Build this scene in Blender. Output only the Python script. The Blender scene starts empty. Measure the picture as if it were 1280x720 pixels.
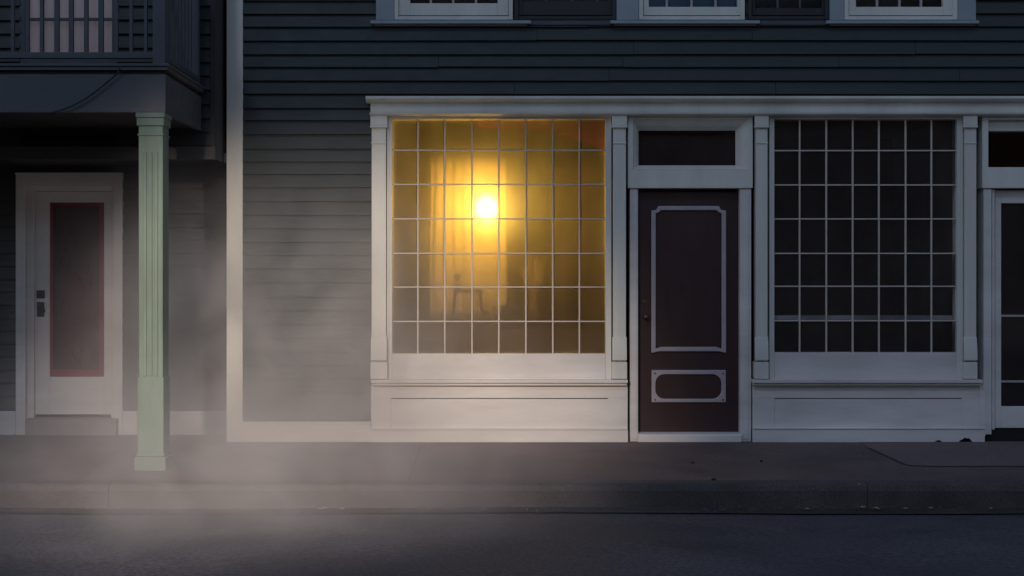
import bpy, bmesh, math, random
from mathutils import Vector
random.seed(7)
R = math.radians
S = bpy.context.scene
COL = S.collection
F = 1728.0            # focal length in photo pixels
CAMY, CAMZ = -12.0, 1.333

# ------------------------------------------------------------------ helpers
def wx(px, y):  return (px - 640.0) * (y - CAMY) / F
def wz(py, y):  return CAMZ + (360.0 - py) * (y - CAMY) / F

class MB:
    def __init__(s): s.bm = bmesh.new()
    def box(s, x0, x1, y0, y1, z0, z1):
        if x0 > x1: x0, x1 = x1, x0
        if y0 > y1: y0, y1 = y1, y0
        if z0 > z1: z0, z1 = z1, z0
        v = [s.bm.verts.new(p) for p in ((x0,y0,z0),(x1,y0,z0),(x1,y1,z0),(x0,y1,z0),(x0,y0,z1),(x1,y0,z1),(x1,y1,z1),(x0,y1,z1))]
        for f in ((0,1,5,4),(1,2,6,5),(2,3,7,6),(3,0,4,7),(4,5,6,7),(3,2,1,0)):
            s.bm.faces.new([v[i] for i in f])
        return s
    def pb(s, px0, py0, px1, py1, y0, y1, d=None):
        """box whose front face (at depth y0) covers these photo pixels"""
        q = y0 if d is None else d
        return s.box(wx(px0,q), wx(px1,q), y0, y1, wz(py0,q), wz(py1,q))
    def prism_xz(s, pts, y0, y1):
        """polygon in x,z extruded along y"""
        a = [s.bm.verts.new((x,y0,z)) for x,z in pts]; b = [s.bm.verts.new((x,y1,z)) for x,z in pts]
        n = len(pts)
        s.bm.faces.new(a); s.bm.faces.new(list(reversed(b)))
        for i in range(n):
            j = (i+1) % n
            s.bm.faces.new((a[j], a[i], b[i], b[j]))
        return s
    def prism_yz(s, pts, x0, x1):
        a = [s.bm.verts.new((x0,y,z)) for y,z in pts]; b = [s.bm.verts.new((x1,y,z)) for y,z in pts]
        n = len(pts)
        s.bm.faces.new(a); s.bm.faces.new(list(reversed(b)))
        for i in range(n):
            j = (i+1) % n
            s.bm.faces.new((a[j], a[i], b[i], b[j]))
        return s
    def ring(s, outer, inner, y0, y1):
        """frame between two polygons of the same vertex count (x,z), extruded along y"""
        n = len(outer)
        V = lambda P, y: [s.bm.verts.new((x,y,z)) for x,z in P]
        of, ob, jf, jb = V(outer,y0), V(outer,y1), V(inner,y0), V(inner,y1)
        for i in range(n):
            j = (i+1) % n
            s.bm.faces.new((of[i],of[j],jf[j],jf[i])); s.bm.faces.new((ob[j],ob[i],jb[i],jb[j]))
            s.bm.faces.new((of[j],of[i],ob[i],ob[j])); s.bm.faces.new((jf[i],jf[j],jb[j],jb[i]))
        return s
    def lathe(s, prof, cx, cy, cz, seg=20, axis='z', sq=1.0):
        rows = []
        for r, h in prof:
            row = []
            for k in range(seg):
                a = 2*math.pi*k/seg
                if axis == 'z': p = (cx + r*math.cos(a), cy + r*math.sin(a)*sq, cz + h)
                else:           p = (cx + r*math.cos(a), cy + h, cz + r*math.sin(a))
                row.append(s.bm.verts.new(p))
            rows.append(row)
        for i in range(len(rows)-1):
            for k in range(seg):
                m = (k+1) % seg
                s.bm.faces.new((rows[i][k], rows[i][m], rows[i+1][m], rows[i+1][k]))
        s.bm.faces.new(list(reversed(rows[0]))); s.bm.faces.new(rows[-1])
        return s
    def tube(s, pts, r, seg=8):
        pts = [Vector(p) for p in pts]; rows = []
        for i, p in enumerate(pts):
            t = (pts[min(i+1,len(pts)-1)] - pts[max(i-1,0)]).normalized()
            u = t.cross(Vector((0,0,1)))
            if u.length < 1e-3: u = t.cross(Vector((0,1,0)))
            u.normalize(); w = t.cross(u)
            rr = r[i] if isinstance(r, (list, tuple)) else r
            rows.append([s.bm.verts.new(p + u*rr*math.cos(2*math.pi*k/seg) + w*rr*math.sin(2*math.pi*k/seg)) for k in range(seg)])
        for i in range(len(rows)-1):
            for k in range(seg):
                m = (k+1) % seg
                s.bm.faces.new((rows[i][k], rows[i][m], rows[i+1][m], rows[i+1][k]))
        s.bm.faces.new(list(reversed(rows[0]))); s.bm.faces.new(rows[-1])
        return s
    def sheet(s, grid):
        """grid of points -> one surface"""
        V = [[s.bm.verts.new(p) for p in row] for row in grid]
        for i in range(len(V)-1):
            for k in range(len(V[0])-1):
                s.bm.faces.new((V[i][k], V[i][k+1], V[i+1][k+1], V[i+1][k]))
        return s
    def build(s, name, mat, parent=None, bevel=0.0, smooth=False, solid=0.0):
        bmesh.ops.recalc_face_normals(s.bm, faces=s.bm.faces)
        me = bpy.data.meshes.new(name); s.bm.to_mesh(me); s.bm.free()
        if smooth:
            for p in me.polygons: p.use_smooth = True
        me.materials.append(mat)
        o = bpy.data.objects.new(name, me); COL.objects.link(o)
        if parent is not None:
            o.parent = parent
            o.matrix_parent_inverse = parent_inv(parent)
        if solid:
            m = o.modifiers.new('thick', 'SOLIDIFY'); m.thickness = solid; m.offset = 0
        if bevel:
            m = o.modifiers.new('edge', 'BEVEL'); m.width = bevel; m.segments = 2; m.limit_method = 'ANGLE'; m.angle_limit = R(40)
        return o
def world_of(o):
    m = o.matrix_basis.copy()
    if o.parent is not None: m = world_of(o.parent) @ o.matrix_parent_inverse @ m
    return m
def parent_inv(p): return world_of(p).inverted()
def tag(o, label=None, cat=None, group=None, kind=None):
    if label: o['label'] = label
    if cat: o['category'] = cat
    if group: o['group'] = group
    if kind: o['kind'] = kind
    return o
def thing(name, loc, label, cat, group=None):
    o = bpy.data.objects.new(name, None); o.location = loc; o.empty_display_size = .2; COL.objects.link(o)
    return tag(o, label, cat, group)
def px_rect(px0, py0, px1, py1, y): return [(wx(px0,y),wz(py1,y)),(wx(px1,y),wz(py1,y)),(wx(px1,y),wz(py0,y)),(wx(px0,y),wz(py0,y))]

# ------------------------------------------------------------------ materials
def mat(name, base, rough=.6, var=.15, scale=3.0, bump=.0, bscale=60., spec=.5, metal=0., streak=0., second=None, chips=None):
    m = bpy.data.materials.new(name); m.use_nodes = True
    N, L = m.node_tree.nodes, m.node_tree.links
    b = N['Principled BSDF']
    b.inputs['Roughness'].default_value = rough; b.inputs['Metallic'].default_value = metal
    b.inputs['Specular IOR Level'].default_value = spec
    tc = N.new('ShaderNodeTexCoord')
    n1 = N.new('ShaderNodeTexNoise'); n1.inputs['Scale'].default_value = scale; n1.inputs['Detail'].default_value = 8; n1.inputs['Roughness'].default_value = .65
    mp = N.new('ShaderNodeMapping'); L.new(tc.outputs['Object'], mp.inputs['Vector'])
    if streak: mp.inputs['Scale'].default_value = (1, 1, 1.0/streak) if streak > 1 else (streak, 1, 1)
    L.new(mp.outputs['Vector'], n1.inputs['Vector'])
    cr = N.new('ShaderNodeValToRGB'); cr.color_ramp.elements[0].position = .3; cr.color_ramp.elements[1].position = .7
    lo = second if second else tuple(c*(1-var) for c in base); hi = tuple(min(1, c*(1+var)) for c in base)
    cr.color_ramp.elements[0].color = (*lo, 1); cr.color_ramp.elements[1].color = (*hi, 1)
    L.new(n1.outputs['Fac'], cr.inputs['Fac']); L.new(cr.outputs['Color'], b.inputs['Base Color'])
    if chips:                                   # flaked spots and scuffs that show the grey wood
        nc = N.new('ShaderNodeTexNoise'); nc.inputs['Scale'].default_value = 9; nc.inputs['Detail'].default_value = 9; nc.inputs['Roughness'].default_value = .75
        L.new(tc.outputs['Object'], nc.inputs['Vector'])
        rc = N.new('ShaderNodeMapRange'); rc.inputs['From Min'].default_value = chips; rc.inputs['From Max'].default_value = chips+.05; rc.inputs['To Max'].default_value = .75
        L.new(nc.outputs['Fac'], rc.inputs['Value'])
        mc = N.new('ShaderNodeMix'); mc.data_type = 'RGBA'; mc.inputs['B'].default_value = (.20,.18,.16,1)
        L.new(rc.outputs['Result'], mc.inputs['Factor']); L.new(cr.outputs['Color'], mc.inputs['A']); L.new(mc.outputs['Result'], b.inputs['Base Color'])
    n2 = N.new('ShaderNodeTexNoise'); n2.inputs['Scale'].default_value = scale*2.3; n2.inputs['Detail'].default_value = 5
    L.new(tc.outputs['Object'], n2.inputs['Vector'])
    mr = N.new('ShaderNodeMapRange'); mr.inputs['To Min'].default_value = max(.05, rough-.12); mr.inputs['To Max'].default_value = min(1, rough+.12)
    L.new(n2.outputs['Fac'], mr.inputs['Value']); L.new(mr.outputs['Result'], b.inputs['Roughness'])
    if bump:
        n3 = N.new('ShaderNodeTexNoise'); n3.inputs['Scale'].default_value = bscale; n3.inputs['Detail'].default_value = 6
        L.new(mp.outputs['Vector'], n3.inputs['Vector'])
        bp = N.new('ShaderNodeBump'); bp.inputs['Strength'].default_value = bump; bp.inputs['Distance'].default_value = .01
        L.new(n3.outputs['Fac'], bp.inputs['Height']); L.new(bp.outputs['Normal'], b.inputs['Normal'])
    return m
def emit(name, col, strength):
    m = bpy.data.materials.new(name); m.use_nodes = True
    b = m.node_tree.nodes['Principled BSDF']
    b.inputs['Base Color'].default_value = (*col, 1)
    b.inputs['Emission Color'].default_value = (*col, 1); b.inputs['Emission Strength'].default_value = strength
    return m
def glass(name, clear=.93, steam=0., tint=(1,1,1), diffuse=.3, rough=.06, nscale=4.0, halo=0.):
    """thin pane: see-through, a little reflective, with a film of condensation or dust where steam > 0"""
    m = bpy.data.materials.new(name); m.use_nodes = True
    N, L = m.node_tree.nodes, m.node_tree.links
    N.remove(N['Principled BSDF']); out = N['Material Output']
    tr = N.new('ShaderNodeBsdfTransparent'); tr.inputs['Color'].default_value = (*[c*clear for c in tint], 1)
    gl = N.new('ShaderNodeBsdfGlossy'); gl.inputs['Roughness'].default_value = rough
    fr = N.new('ShaderNodeFresnel'); fr.inputs['IOR'].default_value = 1.45
    see = tr
    if halo:
        rf = N.new('ShaderNodeBsdfRefraction'); rf.inputs['IOR'].default_value = 1.45; rf.inputs['Roughness'].default_value = .72; rf.inputs['Color'].default_value = (*[c*clear for c in tint], 1)
        see = N.new('ShaderNodeMixShader'); see.inputs['Fac'].default_value = halo; L.new(tr.outputs[0], see.inputs[1]); L.new(rf.outputs[0], see.inputs[2])
    mx = N.new('ShaderNodeMixShader'); L.new(fr.outputs['Fac'], mx.inputs['Fac']); L.new(see.outputs[0], mx.inputs[1]); L.new(gl.outputs[0], mx.inputs[2])
    last = mx
    if steam:
        tl = N.new('ShaderNodeBsdfTranslucent'); tl.inputs['Color'].default_value = (.9,.88,.84,1)
        df = N.new('ShaderNodeBsdfDiffuse'); df.inputs['Color'].default_value = (.7,.69,.67,1)
        m2 = N.new('ShaderNodeMixShader'); m2.inputs['Fac'].default_value = diffuse
        L.new(tl.outputs[0], m2.inputs[1]); L.new(df.outputs[0], m2.inputs[2])
        tc = N.new('ShaderNodeTexCoord'); nz = N.new('ShaderNodeTexNoise'); nz.inputs['Scale'].default_value = nscale; nz.inputs['Detail'].default_value = 5
        mp = N.new('ShaderNodeMapping'); mp.inputs['Scale'].default_value = (1.6,1,.6); L.new(tc.outputs['Object'], mp.inputs['Vector']); L.new(mp.outputs['Vector'], nz.inputs['Vector'])
        mr = N.new('ShaderNodeMapRange'); mr.inputs['From Min'].default_value = .3; mr.inputs['From Max'].default_value = .7
        mr.inputs['To Min'].default_value = steam*.75; mr.inputs['To Max'].default_value = min(1, steam*1.25); L.new(nz.outputs['Fac'], mr.inputs['Value'])
        m3 = N.new('ShaderNodeMixShader'); L.new(mr.outputs['Result'], m3.inputs['Fac']); L.new(last.outputs[0], m3.inputs[1]); L.new(m2.outputs[0], m3.inputs[2])
        last = m3
    L.new(last.outputs[0], out.inputs['Surface'])
    return m

M = {}
M['trim']    = mat('cream_paint', (.65,.66,.60), .55, .14, 2.4, .3, 25, streak=6)
M['trim_b']  = mat('cream_paint_weathered', (.66,.64,.61), .6, .2, 2.2, .35, 16, streak=.25, chips=.665)
M['siding']  = mat('slate_clapboard_paint', (.023,.033,.034), .6, .16, 3.0, .25, 30, streak=.12)
M['siding2'] = mat('dark_clapboard_paint', (.055,.055,.055), .65, .2, 3.0, .25, 30, streak=.12)
M['dark']    = mat('black_green_paint', (.022,.024,.026), .6, .2, 3.0)
M['slate']   = mat('slate_blue_paint', (.065,.075,.09), .5, .12, 4.0, .15, 30)
M['green']   = mat('mint_green_paint', (.13,.19,.155), .6, .28, 4.0, .3, 30, streak=5, chips=.66)
M['casing']  = mat('grey_blue_paint', (.28,.33,.36), .5, .1, 3.0, .1, 30)
M['door']    = mat('oxblood_door_paint', (.046,.023,.022), .42, .25, 3.0, .15, 25, streak=8)
M['bar']     = mat('ivory_bar_paint', (.56,.51,.44), .5, .1, 6.0)
M['mould']   = mat('grey_lilac_paint', (.42,.38,.39), .5, .1, 6.0)
M['red']     = mat('red_paint', (.22,.018,.032), .5, .15, 5.0)
M['redcloth']= mat('dark_red_cloth', (.30,.015,.012), .9, .25, 9.0, .3, 80)
M['brass']   = mat('tarnished_brass', (.12,.095,.06), .4, .3, 20, metal=.9)
M['iron']    = mat('black_iron', (.02,.02,.02), .45, .3, 20, metal=.6)
M['wire']    = mat('black_rubber', (.012,.012,.012), .6, .2, 20)
M['brownwall']= mat('brown_plaster', (.034,.020,.009), .85, .25, 2.0, .2, 12)
M['darkroom']= mat('dim_room_plaster', (.09,.062,.06), .9, .3, 2.0)
M['wood']    = mat('dark_walnut', (.06,.036,.022), .5, .3, 4.0, .2, 25, streak=.1)
M['wood2']   = mat('brown_crate_wood', (.06,.037,.02), .7, .3, 6.0, .3, 25, streak=.15)
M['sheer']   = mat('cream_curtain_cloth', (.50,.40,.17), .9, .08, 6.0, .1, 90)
M['straw']   = mat('dry_straw', (.36,.26,.09), .85, .3, 15)
M['leafy']   = mat('dull_leaf', (.09,.08,.03), .7, .3, 15)
M['clay']    = mat('brown_clay', (.16,.10,.05), .7, .2, 10)
M['jar']     = mat('amber_ceramic', (.20,.13,.05), .4, .2, 10)
M['blind']   = mat('pale_blind_cloth', (.80,.74,.78), .9, .1, 1.5, .15, 20, streak=6)
M['leaf']    = mat('fallen_leaf', (.42,.30,.13), .8, .3, 40)
M['pole']    = mat('painted_steel', (.05,.055,.06), .4, .2, 8)
M['hole']    = mat('rotten_wood', (.012,.01,.01), .95, .3, 20)
M['roof']    = mat('grey_shingle', (.05,.05,.055), .85, .3, 5.0, .4, 20)
M['step']    = mat('worn_stone', (.22,.20,.19), .8, .2, 5.0, .3, 40)
M['bluepane']= mat('drawn_blue_blind', (.12,.22,.32), .6, .12, 5.0)
M['g_clear'] = glass('clear_glass', .9)
M['g_steam'] = glass('steamed_glass', .88, .23, diffuse=.03, tint=(1,.93,.8), halo=.42, nscale=3.0)
M['g_dust'] = glass('dusty_glass', .92, .03, diffuse=.9, nscale=2.5)
M['g_frost'] = glass('frosted_glass', .5, .16, diffuse=.45, rough=.3)

def ground_mat(name, a, b_, scale, rough, bump, bs, gr=.35):
    m = bpy.data.materials.new(name); m.use_nodes = True
    N, L = m.node_tree.nodes, m.node_tree.links; b = N['Principled BSDF']
    tc = N.new('ShaderNodeTexCoord')
    n1 = N.new('ShaderNodeTexNoise'); n1.inputs['Scale'].default_value = scale; n1.inputs['Detail'].default_value = 9; n1.inputs['Roughness'].default_value = .6
    n1.inputs['Distortion'].default_value = .6
    L.new(tc.outputs['Object'], n1.inputs['Vector'])
    c1 = N.new('ShaderNodeValToRGB'); c1.color_ramp.elements[0].position = .32; c1.color_ramp.elements[1].position = .68
    c1.color_ramp.elements[0].color = (*a,1); c1.color_ramp.elements[1].color = (*b_,1)
    L.new(n1.outputs['Fac'], c1.inputs['Fac'])
    n2 = N.new('ShaderNodeTexNoise'); n2.inputs['Scale'].default_value = bs; n2.inputs['Detail'].default_value = 4
    L.new(tc.outputs['Object'], n2.inputs['Vector'])
    mr = N.new('ShaderNodeMapRange'); mr.inputs['From Min'].default_value = .3; mr.inputs['From Max'].default_value = .7; mr.inputs['To Min'].default_value = 1-gr; mr.inputs['To Max'].default_value = 1+gr
    L.new(n2.outputs['Fac'], mr.inputs['Value'])
    mx = N.new('ShaderNodeVectorMath'); mx.operation = 'SCALE'; L.new(c1.outputs['Color'], mx.inputs[0]); L.new(mr.outputs['Result'], mx.inputs['Scale'])
    L.new(mx.outputs['Vector'], b.inputs['Base Color'])
    r2 = N.new('ShaderNodeMapRange'); r2.inputs['To Min'].default_value = rough-.2; r2.inputs['To Max'].default_value = rough+.15
    L.new(n1.outputs['Fac'], r2.inputs['Value']); L.new(r2.outputs['Result'], b.inputs['Roughness'])
    bp = N.new('ShaderNodeBump'); bp.inputs['Strength'].default_value = bump; bp.inputs['Distance'].default_value = .012
    L.new(n2.outputs['Fac'], bp.inputs['Height']); L.new(bp.outputs['Normal'], b.inputs['Normal'])
    return m
M['pave']  = ground_mat('stained_concrete', (.068,.047,.048), (.145,.106,.103), 1.3, .75, .35, 70)
M['apron'] = ground_mat('reddish_concrete', (.12,.085,.088), (.17,.125,.125), 2.0, .75, .3, 70)
M['kerb']  = ground_mat('kerb_concrete', (.045,.038,.038), (.095,.082,.080), 2.2, .75, .35, 60)
M['asphalt'] = ground_mat('asphalt', (.032,.032,.042), (.072,.071,.086), 1.0, .72, 1.0, 38, gr=.6)
M['gutter'] = ground_mat('dirty_gutter', (.030,.026,.026), (.06,.05,.05), 3.0, .7, .4, 60)
M['joint'] = mat('dirt_joint', (.045,.037,.037), .9, .2, 10)
M['ground'] = ground_mat('dark_ground', (.04,.04,.035), (.07,.065,.055), .2, .85, .3, 5)

# ------------------------------------------------------------------ ground
SL = .028
def pave_z(y): return SL*y                 # the pavement falls towards the kerb
KY = -2.17
KZ = pave_z(KY); RZ = KZ - .175
b = MB(); b.sheet([[(-400,-400,-.45),(400,-400,-.45)],[(-400,400,-.45),(400,400,-.45)]])
tag(b.build('ground', M['ground']), kind='structure')
b = MB(); n = 60
b.sheet([[(-30 + i, y, RZ + .006*math.sin(i*1.3) + c) for i in range(61)] for y, c in ((-11.2,-.02),(-8.5,.05),(-6.5,.08),(-4.5,.05),(-2.55,0),(-2.12,-.012))])
tag(b.build('road', M['asphalt'], smooth=True), kind='structure')
b = MB(); b.sheet([[(-30 + i*.5, y, RZ + z + .006*math.sin(i*.65)) for i in range(121)] for y, z in ((-2.40,.006),(-2.12,.004))])
tag(b.build('gutter', M['gutter'], smooth=True), kind='structure')
b = MB(); b.sheet([[(-30,-2.03,pave_z(-2.03)),(30,-2.03,pave_z(-2.03))],[(-30,-.9,pave_z(-.9)),(30,-.9,pave_z(-.9))],[(-30,3,pave_z(-.0)),(30,3,pave_z(-.0))]][:2] + [])
b.sheet([[(-30,-.9,pave_z(-.9)),(30,-.9,pave_z(-.9))],[(-30,0,0),(30,0,0)]])
b.sheet([[(-30,0,0),(30,0,0)],[(-30,4,.0),(30,4,.0)]])
bmesh.ops.remove_doubles(b.bm, verts=b.bm.verts, dist=1e-5)
tag(b.build('pavement', M['pave']), kind='structure')
# kerb stones, one long course with open joints
b = MB(); x = -29.87
while x < 30:
    w = 5.4
    b.prism_yz([(KY+.012,RZ-.15),(KY,KZ-.05),(KY+.010,KZ-.012),(KY+.028,KZ+.001),(KY+.142,pave_z(KY+.142)+.003),(KY+.142,RZ-.15)], x+.002, x+w-.002); x += w
tag(b.build('kerb', M['kerb']), kind='structure')
b = MB(); b.box(-30,30,-12.5,-11.2,-.4,RZ+.12)
tag(b.build('far_pavement', M['pave']), kind='structure')
def G(px, py, lift=.0):
    """point of the sloping pavement seen at a photo pixel"""
    a = (py-360)/F
    # CAMZ - a*d = SL*(d+CAMY)
    d = (CAMZ - SL*CAMY)/(a + SL); y = d + CAMY
    return Vector(((px-640)*d/F, y, pave_z(y)+lift))
# apron by the right door and the joints between slabs: sheets a few mm proud
P = [G(1087,561,.004), G(1133,582,.004), G(1160,583.5,.004), Vector((6,G(1160,583.5).y,0)), Vector((6,-.03,0)), Vector((G(1080,556).x,-.05,0))]
for p in P[3:]: p.z = pave_z(p.y)+.004
b = MB(); b.bm.faces.new([b.bm.verts.new(p) for p in P])
tag(b.build('apron', M['apron']), kind='structure')
def strip(b, pts, w, lift):
    for i in range(len(pts)-1):
        p, q = pts[i], pts[i+1]; t = (q-p); t.z = 0; nrm = Vector((-t.y,t.x,0)).normalized()*w*.5
        b.bm.faces.new([b.bm.verts.new(Vector((v.x,v.y,pave_z(v.y)+lift))) for v in (p-nrm,q-nrm,q+nrm,p+nrm)])
b = MB()
strip(b, [P[0], P[1], P[2], P[3]], .009, .008)
strip(b, [G(526,558), G(510,604)], .008, .004)
strip(b, [G(160,556), G(95,604)], .007, .004)
tag(b.build('pavement_joint', M['joint']), kind='structure')

# ------------------------------------------------------------------ clapboard helper
def laps(zs, spans_of, y, proud=.032, extra_top=None):
    """clapboards: zs = lower edges (ascending); each lap leans out at its lower edge"""
    b = MB()
    for i in range(len(zs)-1):
        z0, z1 = zs[i], zs[i+1]
        boards = []
        for xa, xb in spans_of(z0, z1):              # boards of random length, butted end to end
            x = xa
            while xb - x > 3.6:
                l = random.uniform(1.6, 3.4); boards.append((x, x+l-.003)); x += l
            boards.append((x, xb))
        for x0, x1 in boards:
            e = [random.uniform(-.004,.004) for _ in range(2)]
            v = [b.bm.verts.new(p) for p in (
                (x0, y-proud, z0+e[0]), (x1, y-proud, z0+e[1]), (x1, y-.004, z1+.004), (x0, y-.004, z1+.004),
                (x0, y+.012, z0+e[0]), (x1, y+.012, z0+e[1]), (x1, y+.012, z1+.004), (x0, y+.012, z1+.004))]
            for f in ((0,1,2,3),(4,5,1,0),(1,5,6,2),(4,0,3,7),(7,6,5,4),(3,2,6,7)):
                b.bm.faces.new([v[k] for k in f])
    return b

# ================================================================== MAIN BUILDING
shop = thing('shop_building', (.9,0,0), 'slate clapboard shop with cream storefront trim, oxblood door and one lit display window', 'building')
XL, XR = wx(287,0), 7.6
# lap edges read off the photograph (pixels at y = 0)
lap_px = [18,34,51,68,84,101,118,135,151,168,186,202,218,235,252,269,286,302.5,319,336,353,371,388,405,422,439,456,473,490,506,523,531]
zs = sorted([wz(p,0) for p in lap_px])
top = zs[-1]
while top < 5.75: top += .117; zs.append(top)
UW = [(493,641),(799,931),(1056,1197)]           # white upper windows
UD = [(643,770),(935,1036)]                      # dark upper windows between them
UWX = [(wx(a-1,0),wx(c+1,0)) for a,c in UW+UD]
zsill, zhead = wz(24,0), 5.12
x_st0, x_st1 = wx(464,0), 5.3
z_corn = wz(134,0)
def shop_spans(z0, z1):
    zm = .5*(z0+z1)
    a, c = XL+.12, XR-.12
    if zm < z_corn: return [(a, x_st0+.005), (x_st1, c)]
    if zm > zsill-.01 and zm < zhead:
        cuts = sorted(UWX); out = []; s = a
        for u, v in cuts:
            out.append((s,u)); s = v
        out.append((s,c)); return out
    return [(a,c)]
laps(zs, shop_spans, 0.0).build('clapboard_wall', M['siding'], shop)
b = MB(); b.box(XL+.02, XL+.1, .03, 6.5, 0, 5.8); b.box(XR-.1,XR-.02,.03,6.5,0,5.8); b.box(XL+.02,XR-.02,6.4,6.5,0,5.8)
b.build('side_wall', M['siding'], shop)
b = MB(); b.prism_yz([(-.35,5.75),(3.2,7.6),(6.8,5.75)], XL-.2, XR+.2); b.build('roof', M['roof'], shop)
b = MB(); b.box(XL-.02, XL+.1201, -.034, .03, .0, 5.75); b.build('corner_board', M['trim'], shop, bevel=.004)
b = MB(); b.box(XR-.14, XR, -.034, .03, .0, 5.75); b.build('corner_board', M['trim'], shop, bevel=.004)
b = MB(); b.box(XL+.1205, x_st0-.001, -.040, .03, .0, wz(528,-.04)); b.box(XL+.1205, x_st0-.001, -.048, -.03, wz(530,-.04), wz(527,-.04)); b.build('base_board', M['trim_b'], shop, bevel=.004)
b = MB(); b.box(x_st1, XR-.14, -.040, .03, 0, wz(528,-.04)); b.build('base_board', M['trim_b'], shop, bevel=.004)

# cornice over the storefront
xe = 5.3
b = MB()
b.prism_yz([(.03,wz(119.5,-.14)),(-.14,wz(120,-.14)),(-.14,wz(123,-.14)),(-.125,wz(125.5,-.13)),(-.085,wz(128.5,-.085)),(.03,wz(128.5,-.085))], wx(457,-.14), xe+.06)
b.build('cornice', M['trim'], shop, bevel=.002)
b = MB(); b.box(wx(463,-.075), xe, -.075, .03, wz(140,-.075), wz(128.4,-.075)-.0015); b.build('frieze_board', M['trim'], shop, bevel=.002)
b = MB()
b.prism_yz([(.03,wz(140,-.095)-.001),(-.095,wz(140.2,-.095)-.001),(-.095,wz(142,-.095)),(-.07,wz(144.5,-.07)),(.03,wz(144.5,-.07))], wx(462,-.095), xe+.01)
b.build('cornice_moulding', M['trim'], shop, bevel=.0015)
# backing board behind pilasters
# pilasters
def pilaster(p0, p1, curved=False):
    pm = MB().pb(p0+1.5, 144.6, p1-1.5, 452, -.052, .06).build('pilaster', M['trim'], shop, bevel=.003)
    b = MB(); b.pb(p0, 144.4, p1, 157, -.068, -.0525); b.pb(p0-.6, 157.1, p1+.6, 159.3, -.076, -.0525); b.build('capital', M['trim'], pm, bevel=.002)
    MB().pb(p0+.7, 178, p1-.7, 179.6, -.060, -.0525).build('collar', M['trim'], pm, bevel=.002)
    b = MB()
    # scrolled foot above a plinth block
    zt, zb = wz(421,-.07), wz(450.5,-.07)
    pr = [(-.0525,zt),(-.060,zt-.004)] + [(-.060-.022*math.sin(k/6*math.pi*.5), zt-.004-(zt-zb-.008)*k/6) for k in range(1,7)] + [(-.078,zb),(-.0525,zb)]
    b.prism_yz(pr, wx(p0+.5,-.07), wx(p1-.5,-.07))
    b.build('scroll_foot', M['trim'], pm, bevel=.003)
    MB().pb(p0, 452.6, p1, 473.6, -.074, .06).build('plinth', M['trim'], pm, bevel=.003)
    return pm
pilaster(463, 484); pilaster(765, 784); pilaster(943.5, 961); pilaster(1204.5, 1222); pilaster(1373,1391)

def display_window(x0, x1, gx0, gx1, cols, gy0, gy1, rows, gmat, bottom):
    """frame outer px x0..x1, glass gx0..gx1 / gy0..gy1, glazing bars at cols and rows"""
    d = -.012
    fr = MB()
    fr.pb(x0, 145, gx0, bottom, d, .12); fr.pb(gx1, 145, x1, bottom, d, .12)
    fr.pb(gx0, 145.2, gx1, gy0, d+.001, .12)
    w = fr.build('display_window', M['trim'], shop, bevel=.003)
    # thin bead round the outside
    MB().pb(x0-.2, 145, x0+2.2, bottom, d-.010, d-.0005).build('bead', M['trim'], w, bevel=.002)
    MB().pb(x1-2.2, 145, x1+.2, bottom, d-.010, d-.0005).build('bead', M['trim'], w, bevel=.002)
    b = MB(); b.pb(gx0+.1, gy1, gx1-.1, bottom-3, d+.004, .12); b.build('bottom_rail', M['trim_b'], w, bevel=.003)
    b = MB(); b.pb(gx0+.1, bottom-2.9, gx1-.1, bottom-.4, d-.009, .10); b.build('lower_bead', M['trim_b'], w, bevel=.003)
    b = MB()
    hw = .0064
    for i, c in enumerate(cols):
        X = wx(c, .02); j = random.uniform(-.0015,.0015); b.box(X-hw+j, X+hw+j, .016, .041, wz(gy1,.02), wz(gy0,.02))
    for c in rows:
        Z = wz(c, .02)+random.uniform(-.002,.002); b.box(wx(gx0,.02), wx(gx1,.02), 0.019, .040, Z-hw*.9, Z+hw*.9)
    b.build('glazing_bar', M['bar'], w, bevel=.002)
    # panes: every one set with a tiny tilt of its own
    b = MB(); xs = [gx0-.5]+cols+[gx1+.5]; ys = [gy0-.5]+rows+[gy1+.5]
    for i in range(len(xs)-1):
        for k in range(len(ys)-1):
            t = [random.uniform(-.0018,.0018) for _ in range(4)]
            q = [(xs[i],ys[k+1]),(xs[i+1],ys[k+1]),(xs[i+1],ys[k]),(xs[i],ys[k])]
            b.bm.faces.new([b.bm.verts.new((wx(a,.036), .036+t[m], wz(c,.036))) for m,(a,c) in enumerate(q)])
    b.build('glass_pane', gmat, w)
    return w
cols1 = [522.5,556,590,623.5,657.5,691,724.5]; rows1 = [187.5,230.2,273.5,316.5,358.7,401.7]
cols2 = [999.5,1033,1066,1099,1132,1164.5]; rows2 = [188.5,231.3,273.6,316.6,357.8,401]
display_window(484, 764, 490, 757, cols1, 148.5, 442, rows1, M['g_steam'], 474.5)
display_window(962, 1203.5, 968, 1196.5, cols2, 149, 440.5, rows2, M['g_dust'], 475.5)

# sill courses and panelled stall risers
def riser(px0, px1, gx0, gx1, yb, notch=None):
    p = MB(); p.pb(px0+.3, 474.8, px1+.3, 478.8, -.105, .1); p.pb(px0+1.2, 479, px1-.6, 482, -.080, .1)
    MB_s = p.build('window_sill', M['trim_b'], shop, bevel=.003)
    b = MB()
    y0 = -.028
    b.pb(px0, 482.1, px1, 497.6, y0, .1)
    b.pb(px0, 497.6, gx0, yb-16, y0, .1); b.pb(gx1, 497.6, px1, yb-16, y0, .1)
    b.pb(gx0, 498.7, gx1, yb-16, y0+.006, .1)
    # a faint second board line low in the panel
    pn = b.build('riser_panel', M['trim_b'], shop, bevel=.002)
    return MB_s
riser(463.5, 784.6, 489, 760, 553)
riser(941, 1228.5, 968, 1203, 553)
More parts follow.
